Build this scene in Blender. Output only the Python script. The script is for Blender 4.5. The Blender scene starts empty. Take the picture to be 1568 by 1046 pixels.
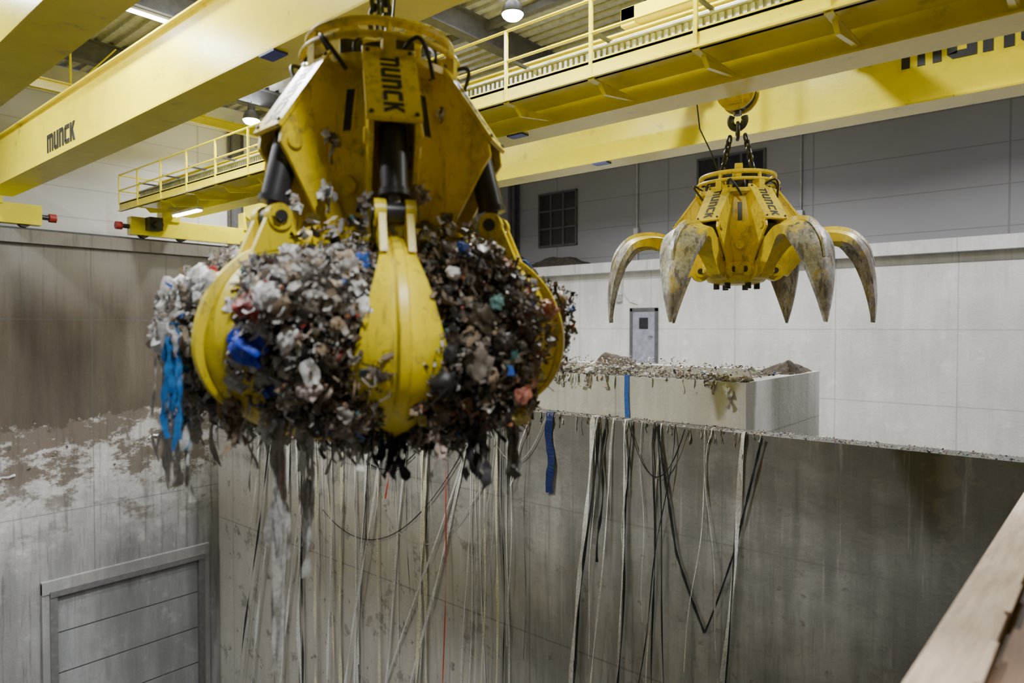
import bpy, math, random, bmesh
from mathutils import Vector, Matrix, noise
random.seed(7)
R=random.random
def U(a,b): return a+(b-a)*R()
sc=bpy.context.scene
OFF=12.0   # world height of the camera above pit floor

# ---------------------------------------------------------------- mesh builder
class MB:
    def __init__(s): s.v=[];s.f=[];s.m=[];s.c=[];s.t=[];s.M=Matrix.Identity(4)
    def add(s,vs,fs,m=0,col=(1,1,1),t=0.0):
        b=len(s.v)
        for i,p in enumerate(vs):
            s.v.append(tuple(s.M@Vector(p))); s.t.append(t[i] if isinstance(t,list) else t)
        for f in fs:
            s.f.append([b+i for i in f]); s.m.append(m); s.c.append(col)
    def box(s,a,b,m=0,col=(1,1,1)):
        x0,y0,z0=a;x1,y1,z1=b
        s.add([(x0,y0,z0),(x1,y0,z0),(x1,y1,z0),(x0,y1,z0),(x0,y0,z1),(x1,y0,z1),(x1,y1,z1),(x0,y1,z1)],
          [(0,3,2,1),(4,5,6,7),(0,1,5,4),(1,2,6,5),(2,3,7,6),(3,0,4,7)],m,col)
    def prism(s,poly,y0,y1,m=0):   # poly in (x,z), extruded in y
        n=len(poly)
        vs=[(p[0],y0,p[1]) for p in poly]+[(p[0],y1,p[1]) for p in poly]
        fs=[list(range(n)),list(range(2*n-1,n-1,-1))]
        for i in range(n):
            j=(i+1)%n; fs.append((i,i+n,j+n,j))
        s.add(vs,fs,m)
    def cyl(s,p,q,r,m=0,n=16,r2=None,col=(1,1,1),cap=True):
        p=Vector(p);q=Vector(q);d=(q-p)
        if d.length<1e-6: return
        d.normalize(); r2=r if r2 is None else r2
        u=d.orthogonal().normalized(); w=d.cross(u)
        vs=[]
        for c,rr in((p,r),(q,r2)):
            for i in range(n):
                a=2*math.pi*i/n; vs.append(c+(u*math.cos(a)+w*math.sin(a))*rr)
        fs=[(i,(i+1)%n,n+(i+1)%n,n+i) for i in range(n)]
        if cap: fs+= [list(range(n-1,-1,-1)),list(range(n,2*n))]
        s.add(vs,fs,m,col)
    def tube(s,pts,r,m=0,n=8,closed=False,col=(1,1,1)):
        pts=[Vector(p) for p in pts]; N=len(pts); vs=[]; u=None
        for i,p in enumerate(pts):
            if closed: d=pts[(i+1)%N]-pts[i-1]
            else: d=pts[min(i+1,N-1)]-pts[max(i-1,0)]
            d.normalize()
            if u is None: u=d.orthogonal().normalized()
            else: u=(u-d*u.dot(d)).normalized()
            w=d.cross(u)
            for k in range(n):
                a=2*math.pi*k/n; vs.append(p+(u*math.cos(a)+w*math.sin(a))*r)
        fs=[]
        for i in range(N if closed else N-1):
            j=(i+1)%N
            for k in range(n):
                l=(k+1)%n; fs.append((i*n+k,i*n+l,j*n+l,j*n+k))
        if not closed: fs+=[list(range(n-1,-1,-1)),[(N-1)*n+k for k in range(n)]]
        s.add(vs,fs,m,col)
    def ring(s,c,rad,r,m=0,n=40,axis='z',k=10):
        pts=[]
        for i in range(n):
            a=2*math.pi*i/n; x,y=math.cos(a)*rad,math.sin(a)*rad
            o={'z':(x,y,0),'y':(x,0,y),'x':(0,x,y)}[axis]
            pts.append(Vector(c)+Vector(o))
        s.tube(pts,r,m,k,True)
    def lathe(s,prof,m=0,n=32,rot=0):
        vs=[];fs=[]
        for r,z in prof:
            for i in range(n):
                a=rot+2*math.pi*i/n; vs.append((r*math.cos(a),r*math.sin(a),z))
        for j in range(len(prof)-1):
            for i in range(n):
                k=(i+1)%n; fs.append((j*n+i,j*n+k,(j+1)*n+k,(j+1)*n+i))
        fs+=[list(range(n-1,-1,-1)),[(len(prof)-1)*n+i for i in range(n)]]
        s.add(vs,fs,m)
    def build(s,name,mats,parent=None,loc=None,smooth=True,angle=35,bevel=0):
        me=bpy.data.meshes.new(name); me.from_pydata(s.v,[],s.f)
        for m in mats: me.materials.append(m)
        me.polygons.foreach_set('material_index',s.m)
        ca=me.color_attributes.new('Col','FLOAT_COLOR','CORNER')
        buf=[]
        for p in me.polygons:
            c=s.c[p.index]; buf+= [c[0],c[1],c[2],1.0]*p.loop_total
        ca.data.foreach_set('color',buf)
        at=me.attributes.new('wear','FLOAT','POINT'); at.data.foreach_set('value',s.t)
        me.update()
        if smooth:
            me.shade_smooth(); me.set_sharp_from_angle(angle=math.radians(angle))
        ob=bpy.data.objects.new(name,me); sc.collection.objects.link(ob)
        if loc: ob.location=loc
        if parent: ob.parent=parent
        if bevel:
            b=ob.modifiers.new('bevel','BEVEL'); b.width=bevel; b.segments=2; b.limit_method='ANGLE'; b.angle_limit=math.radians(50)
        return ob
def empty(name,loc=(0,0,0),rz=0,s=1):
    e=bpy.data.objects.new(name,None); sc.collection.objects.link(e); e.location=loc; e.rotation_euler=(0,0,rz); e.scale=(s,s,s); return e

# ---------------------------------------------------------------- materials
def new(name):
    m=bpy.data.materials.new(name); m.use_nodes=True
    nt=m.node_tree; b=nt.nodes['Principled BSDF']; return m,nt,b
def N(nt,t,**k):
    n=nt.nodes.new(t)
    for a,v in k.items(): setattr(n,a,v)
    return n
def noiseN(nt,vec,scale,detail=6,rough=.6):
    n=N(nt,'ShaderNodeTexNoise'); n.inputs['Scale'].default_value=scale; n.inputs['Detail'].default_value=detail; n.inputs['Roughness'].default_value=rough
    nt.links.new(vec,n.inputs['Vector']); return n.outputs[0]
def ramp(nt,fac,stops):
    r=N(nt,'ShaderNodeValToRGB'); e=r.color_ramp.elements
    while len(e)<len(stops): e.new(.5)
    for i,(p,c) in enumerate(stops):
        e[i].position=p; e[i].color=(c,c,c,1) if not isinstance(c,tuple) else (*c,1)
    nt.links.new(fac,r.inputs[0]); return r.outputs[0]
def mix(nt,f,a,b,mode='MIX'):
    n=N(nt,'ShaderNodeMix',data_type='RGBA',blend_type=mode)
    for s,v in((0,f),(6,a),(7,b)):
        if isinstance(v,(int,float)): n.inputs[s].default_value=v
        elif isinstance(v,tuple): n.inputs[s].default_value=(*v,1)
        else: nt.links.new(v,n.inputs[s])
    return n.outputs[2]
def math_(nt,op,a,b=0.0,c=0.0):
    n=N(nt,'ShaderNodeMath',operation=op)
    for i,v in enumerate((a,b,c)):
        if isinstance(v,(int,float)): n.inputs[i].default_value=v
        else: nt.links.new(v,n.inputs[i])
    return n.outputs[0]
def pos(nt):
    g=N(nt,'ShaderNodeNewGeometry'); return g.outputs['Position']
def objc(nt): return N(nt,'ShaderNodeTexCoord').outputs['Object']
def scaled(nt,v,s):
    n=N(nt,'ShaderNodeMapping'); n.inputs['Scale'].default_value=s; nt.links.new(v,n.inputs[0]); return n.outputs[0]
def bump(nt,b,h,st=.3,dist=.02):
    n=N(nt,'ShaderNodeBump'); n.inputs['Strength'].default_value=st; n.inputs['Distance'].default_value=dist
    nt.links.new(h,n.inputs['Height']); nt.links.new(n.outputs[0],b.inputs['Normal'])
def simple(name,col,rough=.5,metal=0,var=.15,scale=6):
    m,nt,b=new(name); v=objc(nt); n=noiseN(nt,v,scale)
    d=tuple(c*(1-var*2) for c in col); l=tuple(min(1,c*(1+var)) for c in col)
    nt.links.new(ramp(nt,n,[(.3,d),(.7,l)]),b.inputs['Base Color'])
    b.inputs['Roughness'].default_value=rough; b.inputs['Metallic'].default_value=metal; return m
def emis(name,col,st):
    m,nt,b=new(name); b.inputs['Base Color'].default_value=(*col,1); b.inputs['Emission Color'].default_value=(*col,1); b.inputs['Emission Strength'].default_value=st; return m
def yellow(name,col,dirt,dcol=(.16,.13,.06),steel=False,rough=.38):
    m,nt,b=new(name); v=objc(nt)
    n1=noiseN(nt,v,1.7,8,.65); n2=noiseN(nt,scaled(nt,v,(6,6,1.5)),2.2,8,.7); n3=noiseN(nt,v,22,4,.7); n4=noiseN(nt,v,5,10,.75)
    c=mix(nt,ramp(nt,n1,[(.35,0.0),(.7,.5)]),col,tuple(x*.72 for x in col))
    f=ramp(nt,n1,[(.62-dirt*.4,0.0),(.8,.9)])
    c=mix(nt,f,c,dcol)
    f2=ramp(nt,n2,[(.66-dirt*.2,0.0),(.74,.85)])
    c=mix(nt,f2,c,(.10,.09,.07))
    if dirt>.05:
        c=mix(nt,ramp(nt,n4,[(.61-dirt*.25,0.0),(.68,.8)]),c,(.20,.16,.08))
        nS=noiseN(nt,scaled(nt,v,(9,9,1.0)),1.6,8,.7); c=mix(nt,ramp(nt,nS,[(.56,0.0),(.68,.6)]),c,(.17,.13,.06))
    sp=ramp(nt,n3,[(.7-dirt*.15,0.0),(.73,.7)]); c=mix(nt,sp,c,(.14,.11,.06))
    if steel:
        a=N(nt,'ShaderNodeAttribute',attribute_name='wear'); w=math_(nt,'ADD',a.outputs['Fac'],math_(nt,'MULTIPLY',n2,.5))
        wf=ramp(nt,w,[(.72,0.0),(.80,1.0)])
        st=mix(nt,ramp(nt,n3,[(.35,0.0),(.65,1.0)]),(.32,.32,.32),(.62,.62,.62))
        st=mix(nt,ramp(nt,n1,[(.48,0.0),(.60,.8)]),st,(.18,.15,.12))
        st=mix(nt,ramp(nt,n2,[(.52,0.0),(.60,.8)]),st,(.10,.09,.08))
        st=mix(nt,ramp(nt,n4,[(.56,0.0),(.60,.7)]),st,(.50,.37,.04))
        c=mix(nt,wf,c,st); nt.links.new(math_(nt,'MULTIPLY',wf,.4),b.inputs['Metallic'])
    nt.links.new(c,b.inputs['Base Color']); b.inputs['Roughness'].default_value=rough
    bump(nt,b,n3,.12,.01); return m
def seams(nt,p,zs,xstep,axis,xoff=0,w=.018):
    s=N(nt,'ShaderNodeSeparateXYZ'); nt.links.new(p,s.inputs[0]); u=s.outputs[axis]; z=s.outputs[2]
    tot=None
    for zz in zs:
        d=math_(nt,'LESS_THAN',math_(nt,'ABSOLUTE',math_(nt,'SUBTRACT',z,zz+OFF)),w)
        tot=d if tot is None else math_(nt,'MAXIMUM',tot,d)
    fr=math_(nt,'FRACT',math_(nt,'DIVIDE',math_(nt,'ADD',u,100+xoff),xstep))
    d=math_(nt,'LESS_THAN',math_(nt,'ABSOLUTE',math_(nt,'SUBTRACT',fr,.5)),w/xstep)
    return (math_(nt,'MAXIMUM',tot,d) if tot is not None else d),u,z
def concrete(name,base,dark,zs,xstep,axis,stain=.5,mode=None,xoff=0):
    m,nt,b=new(name); p=pos(nt)
    n1=noiseN(nt,p,.35,8,.6); n2=noiseN(nt,scaled(nt,p,(1.4,1.4,.18)),1.2,8,.65); n3=noiseN(nt,p,14,8,.75); n4=noiseN(nt,p,1.6,10,.7)
    n5=noiseN(nt,scaled(nt,p,(1,1,1.9)),.9,12,.68); n6=noiseN(nt,scaled(nt,p,(5,5,.25)),1.3,8,.7); n7=noiseN(nt,p,3.2,14,.8)
    c=mix(nt,ramp(nt,n1,[(.35,0.0),(.65,1.0)]),base,dark)
    c=mix(nt,ramp(nt,n2,[(.42,stain),(.6,0.0)]),c,tuple(x*.55 for x in dark))
    c=mix(nt,ramp(nt,n4,[(.56,0.0),(.66,.35)]),c,tuple(min(1,x*1.25) for x in base))
    c=mix(nt,ramp(nt,n3,[(.58,0.0),(.70,.55)]),c,tuple(x*.5 for x in dark))
    c=mix(nt,ramp(nt,n6,[(.54,0.0),(.70,stain)]),c,tuple(x*.45 for x in dark))
    sm,u,z=seams(nt,p,zs,xstep,axis,xoff)
    zr=math_(nt,'SUBTRACT',z,OFF)
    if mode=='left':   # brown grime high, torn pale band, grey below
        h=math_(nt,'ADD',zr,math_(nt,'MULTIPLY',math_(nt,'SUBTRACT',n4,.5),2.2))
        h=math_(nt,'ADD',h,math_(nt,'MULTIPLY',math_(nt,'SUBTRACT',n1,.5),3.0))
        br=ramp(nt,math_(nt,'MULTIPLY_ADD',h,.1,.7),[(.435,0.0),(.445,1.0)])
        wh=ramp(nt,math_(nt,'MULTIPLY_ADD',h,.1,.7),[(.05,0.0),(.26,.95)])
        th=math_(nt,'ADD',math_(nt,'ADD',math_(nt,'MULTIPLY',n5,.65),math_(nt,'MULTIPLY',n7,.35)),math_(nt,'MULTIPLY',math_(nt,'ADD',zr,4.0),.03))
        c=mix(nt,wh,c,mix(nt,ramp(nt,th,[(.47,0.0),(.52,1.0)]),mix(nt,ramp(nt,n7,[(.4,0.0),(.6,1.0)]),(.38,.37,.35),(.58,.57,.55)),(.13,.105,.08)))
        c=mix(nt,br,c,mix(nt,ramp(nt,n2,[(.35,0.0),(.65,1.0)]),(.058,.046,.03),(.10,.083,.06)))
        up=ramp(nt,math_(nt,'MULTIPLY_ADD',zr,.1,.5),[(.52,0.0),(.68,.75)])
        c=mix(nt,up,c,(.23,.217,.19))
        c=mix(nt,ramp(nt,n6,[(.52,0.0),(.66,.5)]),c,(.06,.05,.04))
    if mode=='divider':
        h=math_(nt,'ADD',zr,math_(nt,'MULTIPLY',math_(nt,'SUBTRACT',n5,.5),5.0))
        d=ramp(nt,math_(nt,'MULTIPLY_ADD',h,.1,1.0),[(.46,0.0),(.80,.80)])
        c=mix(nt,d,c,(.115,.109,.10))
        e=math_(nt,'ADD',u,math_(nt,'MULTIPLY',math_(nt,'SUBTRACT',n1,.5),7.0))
        d=ramp(nt,math_(nt,'MULTIPLY_ADD',e,.05,1.0),[(.74,0.0),(.97,.74)])  # darker towards +X: shadow on the wall's right side painted into its colour
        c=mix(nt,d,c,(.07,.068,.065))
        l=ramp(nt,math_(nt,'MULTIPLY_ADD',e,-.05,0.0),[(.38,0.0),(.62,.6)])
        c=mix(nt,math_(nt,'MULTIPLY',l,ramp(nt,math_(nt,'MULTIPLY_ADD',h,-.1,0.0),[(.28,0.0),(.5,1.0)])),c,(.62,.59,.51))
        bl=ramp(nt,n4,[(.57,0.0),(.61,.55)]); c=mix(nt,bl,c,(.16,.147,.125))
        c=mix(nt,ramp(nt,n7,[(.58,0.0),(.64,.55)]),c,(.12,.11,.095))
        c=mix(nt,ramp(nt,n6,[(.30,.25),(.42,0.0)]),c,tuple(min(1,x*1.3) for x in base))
    c=mix(nt,math_(nt,'MULTIPLY',sm,.45),c,tuple(x*.4 for x in dark))
    nt.links.new(c,b.inputs['Base Color']); b.inputs['Roughness'].default_value=.85
    hh=math_(nt,'SUBTRACT',math_(nt,'ADD',n3,n4),sm); bump(nt,b,hh,.45,.03); return m
def panel(name,base,axis,xstep,zstep):
    m,nt,b=new(name); p=pos(nt); n=noiseN(nt,p,.5,4)
    c=mix(nt,n,tuple(x*.85 for x in base),base)
    s,u,z=seams(nt,p,[],xstep,axis,0,.03)
    fr=math_(nt,'FRACT',math_(nt,'DIVIDE',z,zstep)); l=math_(nt,'LESS_THAN',fr,.03)
    sm=math_(nt,'MAXIMUM',s,l)
    c=mix(nt,math_(nt,'MULTIPLY',sm,.45),c,tuple(x*.3 for x in base))
    nt.links.new(c,b.inputs['Base Color']); b.inputs['Roughness'].default_value=.5; return m

YEL=yellow('crane_paint',(.83,.72,.004),.0,rough=.24)
YGR=yellow('grapple_paint',(.86,.66,.004),.24)
YTW=yellow('grapple_tine_worn',(.84,.64,.004),.24,steel=True,rough=.42)
YTC=yellow('grapple_tine_paint',(.88,.70,.004),.16)
BLK=simple('black_rubber',(.02,.02,.022),.5); DRK=simple('dark_steel',(.07,.07,.075),.4,.6)
STL=simple('steel',(.35,.34,.33),.35,.8); CHR=simple('cylinder_paint',(.04,.04,.045),.4,.2)
GAL=simple('galvanised',(.50,.51,.52),.45,.5); LET=simple('black_letters',(.012,.014,.02),.5)
RED=simple('red_buffer',(.35,.03,.02),.5); BLU=simple('blue_label',(.03,.05,.35),.4)
GLS=simple('window_glass',(.03,.03,.035),.15); FRM=simple('window_frame',(.09,.09,.10),.5)
DOORM=simple('door_paint',(.28,.29,.36),.5); WHT=simple('white_plate',(.75,.75,.73),.4)
STB=simple('structural_steel',(.10,.10,.11),.5,.2)
TUBE=emis('lamp_tube',(1,.98,.95),20); BULB=emis('lamp_disc',(1,.99,.97),90)
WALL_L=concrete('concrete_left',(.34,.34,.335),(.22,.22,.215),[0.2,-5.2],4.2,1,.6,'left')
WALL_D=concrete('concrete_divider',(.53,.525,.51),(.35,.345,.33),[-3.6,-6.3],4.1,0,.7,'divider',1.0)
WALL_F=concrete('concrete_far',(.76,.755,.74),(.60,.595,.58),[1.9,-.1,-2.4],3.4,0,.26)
WALL_H=concrete('concrete_hopper',(.68,.675,.655),(.54,.535,.51),[-1.9],6,0,.35)
WALL_U=concrete('concrete_dark',(.18,.18,.18),(.11,.11,.11),[],3.4,0,.22)
FLR=concrete('concrete_floor',(.14,.135,.13),(.09,.087,.084),[],5,0,.4)
PAN_L=panel('cladding_white',(.68,.675,.67),1,6,.9)
PAN_F=panel('cladding_grey',(.31,.308,.335),0,5.6,1.25)
CEIL=simple('roof_deck',(.42,.42,.43),.5,.1)
def attrmat(name,rough=.6):
    m,nt,b=new(name); a=N(nt,'ShaderNodeAttribute',attribute_name='Col'); v=objc(nt); n=noiseN(nt,v,30,4)
    nt.links.new(mix(nt,1.0,a.outputs['Color'],ramp(nt,n,[(.3,.5),(.7,1.0)]),'MULTIPLY'),b.inputs['Base Color'])
    b.inputs['Roughness'].default_value=rough; return m
SCR=attrmat('waste_scraps',.5)
def coremat(nm,k):
    m,nt,b=new(nm); v=objc(nt); n=noiseN(nt,v,9,10,.8); nt.links.new(ramp(nt,n,[(.3,(.015*k,.013*k,.01*k)),(.55,(.07*k,.055*k,.04*k)),(.75,(.25*k,.22*k,.18*k))]),b.inputs['Base Color']); bump(nt,b,n,.9,.08); b.inputs['Roughness'].default_value=.9; return m
CORE=coremat('waste_core',1.0); SOIL=coremat('fine_rubble',2.0)
m,nt,b=new('timber'); v=objc(nt); n=noiseN(nt,scaled(nt,v,(14,1,6)),2,8,.7); nt.links.new(ramp(nt,n,[(.3,(.32,.23,.155)),(.7,(.58,.47,.35))]),b.inputs['Base Color']); bump(nt,b,n,.3,.01); b.inputs['Roughness'].default_value=.7; WOOD=m
m,nt,b=new('timber_brown'); v=objc(nt); n=noiseN(nt,scaled(nt,v,(10,1,6)),2,8,.7); nt.links.new(ramp(nt,n,[(.3,(.11,.06,.035)),(.7,(.22,.13,.075))]),b.inputs['Base Color']); b.inputs['Roughness'].default_value=.6; WOODB=m

# ---------------------------------------------------------------- lettering
def letters(mb,o,ux,uy,h,mat=0,th=.006):
    o=Vector(o);ux=Vector(ux).normalized();uy=Vector(uy).normalized();n=ux.cross(uy)
    s=.25;x=0
    def q(pts):
        vs=[o+ux*(x+a)*h+uy*b_*h+n*th for a,b_ in pts]; vs+=[v_-n*th*2 for v_ in vs]
        k=len(pts)
        mb.add(vs,[list(range(k)),list(range(2*k-1,k-1,-1))]+[(i,(i+1)%k,k+(i+1)%k,k+i)[::-1] for i in range(k)],mat)
    def r(a,b_,c,d): q([(a,b_),(c,b_),(c,d),(a,d)])
    w=.74
    for ch in 'munck':
        if ch=='m':
            W=1.05; r(0,0,s*.9,1);r(W/2-.1,0,W/2+.1,.8);r(W-s*.9,0,W,.86)
            q([(s*.9,.78),(W-s*.9,.78),(W,.86),(W-.13,1),(s*.9,1)]); x+=W+.14
        if ch=='u': r(0,.14,s,1);r(w-s,0,w,1);q([(.14,0),(w-s,0),(w-s,.22),(s,.22),(0,.14)]);x+=w+.14
        if ch=='n': r(0,0,s,1);r(w-s,0,w,.86);q([(s,.78),(w-s,.78),(w,.86),(w-.14,1),(s,1)]);x+=w+.14
        if ch=='c': r(0,.14,s,.86);q([(0,.14),(.14,0),(w,0),(w,.23),(s,.23)]);q([(s,.77),(w,.77),(w,1),(.14,1),(0,.86)]);x+=w+.14
        if ch=='k': r(0,0,s,1);q([(s,.42),(s+.05,.40),(w,1),(w-.28,1),(s,.62)]);q([(s+.02,.5),(w-.27,0),(w+.03,0),(s+.2,.62)]);x+=w
    return x*h

# ---------------------------------------------------------------- room shell
XL=-22.0;YD=10.8;YF=24.0;XR=9.0;YB=-7.0;ZC=7.8;ZL=2.6
g=MB(); g.box((XL-2.0,YB,-12),(XL,YF+1.5,ZL-.35)); g.box((XL-2.0,YB,ZL-.35),(XL+.12,YF+1.5,ZL)); g.box((XL-2.0,YB,ZL),(XL-1.7,YF+1.5,ZC),1)
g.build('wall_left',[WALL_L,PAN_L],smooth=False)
g=MB(); g.box((XL,YF,-12),(XR,YF+.4,ZL-.4)); g.box((XL,YF-.35,ZL-.4),(XR,YF+2,ZL)); g.box((XL-1.7,YF+1.2,ZL),(XR,YF+1.5,ZC),1)
g.build('wall_far',[WALL_F,PAN_F],smooth=False)
g=MB(); g.box((XR,YB,-12),(XR+.4,YF+1.5,ZC)); g.build('wall_right',[WALL_U],smooth=False)
g=MB(); g.box((XL,YB-.4,-12),(XR,YB,ZC)); g.build('wall_near',[WALL_U],smooth=False)
g=MB(); g.box((XL,YB,-12.3),(XR,YF,-12)); g.build('floor',[FLR],smooth=False)
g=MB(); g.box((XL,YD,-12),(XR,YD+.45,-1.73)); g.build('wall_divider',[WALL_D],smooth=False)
g=MB(); y=YB; g.box((XL-2,YB,ZC+.1),(XR+.4,YF+1.5,ZC+.3))
while y<YF+1.2:
    g.box((XL-1.7,y,ZC),(XR,y+.16,ZC+.1)); y+=.36
g.build('ceiling',[CEIL],smooth=False)
g=MB()
for x in [-21,-16.5,-12,-7.5,-3,1.5,6]:
    g.box((x-.16,YB,ZC-.62),(x+.16,YF+1.2,ZC-.58)); g.box((x-.16,YB,ZC-.04),(x+.16,YF+1.2,ZC)); g.box((x-.02,YB,ZC-.6),(x+.02,YF+1.2,ZC))
for y in [-4,0,4,8.5,13,17.5,22]:
    g.box((XL-1.7,y-.08,ZC-.22),(XR,y+.08,ZC-.03))
g.build('roof_beams',[STB],smooth=False)
g=MB()
for x,y in [(XL-1.35,12.2),(XL-1.35,4.0),(XL-1.35,20.5)]:
    g.box((x-.2,y-.2,ZL),(x+.2,y-.17,ZC-.6));g.box((x-.2,y+.17,ZL),(x+.2,y+.2,ZC-.6));g.box((x-.02,y-.2,ZL),(x+.02,y+.2,ZC-.6)); g.box((x-.3,y-.3,ZL),(x+.3,y+.3,ZL+.04))
for x in (-21.2,):
    g.box((x-.2,YF+.75,ZL),(x+.2,YF+.8,ZC));g.box((x-.2,YF+1.1,ZL),(x+.2,YF+1.15,ZC));g.box((x-.02,YF+.75,ZL),(x+.02,YF+1.15,ZC))
g.build('steel_columns',[STB],smooth=False)
g=MB(); g.box((XL-.55,YB,ZL),(XL-.35,YF+1,ZL+.03));g.box((XL-.49,YB,ZL+.03),(XL-.41,YF+1,ZL+.12)); g.build('crane_rail',[DRK],smooth=False)
g=MB(); g.box((XR-1.3,YB,ZL-.5),(XR-.02,YF-.4,ZL)); g.box((XR-.8,YB,ZL),(XR-.7,YF-.4,ZL+.12),1); g.build('trim_1',[WALL_U,DRK],smooth=False)
# service monorail under the roof near the left wall
g=MB(); x=-20.5; z=6.05
g.box((x-.1,2.5,z),(x+.1,14.5,z+.03));g.box((x-.1,2.5,z+.25),(x+.1,14.5,z+.28));g.box((x-.015,2.5,z),(x+.015,14.5,z+.28))
for y in (3,6.2,9.6,13.5):
    g.cyl((x,y,z+.28),(x,y,ZC-.2),.03,0,8); g.cyl((x,y+.1,z+.28),(x,y+1.1,ZC-.22),.02,0,8)
g.box((x-.16,6.5,z-.35),(x+.16,7.1,z-.03),1); g.cyl((x,6.8,z-.35),(x,6.8,z-.9),.012,1,6); g.ring((x,6.8,z-.98),.07,.02,1,16,'x',6)
g.build('monorail_hoist',[YEL,DRK],smooth=True)
# hopper behind divider
HX=-4.45; HY=YD+.47
g=MB(); g.box((-19,HY,-12),(HX,HY+.3,-.95)); g.box((HX-.3,HY+.3,-12),(HX,15.3,-.95)); g.box((-19,15.0,-12),(HX-.3,15.3,-.95)); g.box((-19,HY+.3,-2.2),(HX-.3,15.0,-1.3))
g.box((-19.3,HY,-12),(-19,15.3,-.95)); g.build('feed_hopper',[WALL_H],smooth=False)
g=MB(); g.box((-18,YF-2.5,-12),(-11.6,YF-.02,-1.45)); g.build('trim_2',[WALL_F],smooth=False)
dx=-13.6
g=MB(); g.box((dx-.62,YF-.08,-1.45),(dx-.5,YF,.72),1);g.box((dx+.5,YF-.08,-1.45),(dx+.62,YF,.72),1);g.box((dx-.62,YF-.08,.6),(dx+.62,YF,.74),1);g.box((dx-.5,YF-.05,-1.45),(dx+.5,YF-.005,.6),0)
g.box((dx-.2,YF-.06,-.1),(dx+.2,YF-.045,.35),2);g.cyl((dx+.38,YF-.05,-.4),(dx+.38,YF-.12,-.4),.02,1);g.box((dx+.24,YF-.13,-.42),(dx+.40,YF-.11,-.38),1)
g.build('door_1',[DOORM,FRM,GLS],smooth=False)
def window(i,x0,x1,z0,z1,y,nx,nz):
    g=MB(); g.box((x0,y-.03,z0),(x1,y-.01,z1),1)
    for k in range(nx+1):
        x=x0+(x1-x0)*k/nx; g.box((x-.04,y-.1,z0-.04),(x+.04,y,z1+.04))
    for k in range(nz+1):
        z=z0+(z1-z0)*k/nz; g.box((x0-.04,y-.09,z-.04),(x1+.04,y,z+.04))
    g.build(f'window_{i}',[FRM,GLS],smooth=False)
window(1,-19.8,-17.7,3.7,6.1,YF+1.2,3,3)
window(2,-11.9,-9.3,5.0,6.5,YF+1.2,3,2)
g=MB()
for x in (-14.6,-8.0,-.6): 
    g.cyl((x,YF+1.12,ZL),(x,YF+1.12,ZC-.7),.035,0,8); g.box((x-.1,YF+1.0,ZL+1.2),(x+.1,YF+1.2,ZL+1.5))
g.tube([(-13.9,YF-.04,.9),(-14.2,YF-.04,1.0),(-14.6,YF-.04,1.4),(-14.6,YF-.04,ZL-.45)],.025); g.box((-14.9,YF-.12,1.0),(-14.6,YF,1.3))
g.build('wall_conduit',[GAL],smooth=True)
g=MB(); a0,a1,zt=6.05,10.1,-7.4; x=XL
g.box((x,a0-.3,-12),(x+.12,a0,zt+.3),1);g.box((x,a1,-12),(x+.12,a1+.3,zt+.3),1);g.box((x,a0-.3,zt),(x+.14,a1+.3,zt+.35),1)
g.box((x,a0-.12,-12),(x+.17,a0+.06,zt+.02),2);g.box((x,a1-.06,-12),(x+.17,a1+.12,zt+.02),2);g.box((x,a0-.12,zt-.1),(x+.19,a1+.12,zt+.06),2)
z=-12
while z<zt-.01:
    z2=min(z+1.15,zt); g.box((x+.005,a0,z),(x+.05,a1,z2-.05),0); g.box((x+.003,a0,z2-.05),(x+.03,a1,z2),2); z=z2
g.build('door_2',[concrete('gate_grime',(.31,.32,.325),(.21,.215,.215),[],9,1,.5),concrete('gate_frame',(.31,.31,.305),(.22,.22,.215),[],9,1,.4),simple('gate_steel',(.12,.12,.12),.5)],smooth=False)
# timber parapet along the near right edge (runs very slightly askew to the pit)
g=MB(); g.box((-.535,-3,-2.0),(-.28,YD-.06,-1.64)); g.box((-.56,-3,-1.90),(-.536,YD-.06,-1.67))
g.box((-.28,-3,-2.0),(XR-1.6,YD-.2,-1.76),1)
for k in range(9): g.box((-.275+k*.215,-3,-1.76),(-.275+k*.215+.21,YD-.1,-1.70),1)
y=-2.6
while y<YD-.8:        # chipped wear notches / packers on the inner plank edge
    g.box((-.300,y,-1.639),(-.262,y+.55,-1.615)); y+=1.05
o=g.build('timber_parapet',[WOOD,WOODB],smooth=False,bevel=.008); o.rotation_euler=(0,0,math.radians(-1.64)); o.location.x=-.21
g=MB(); g.box((-.38,YB,-12),(-.05,YD-.01,-2.3)); g.build('wall_operator_side',[WALL_D],smooth=False)

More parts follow.
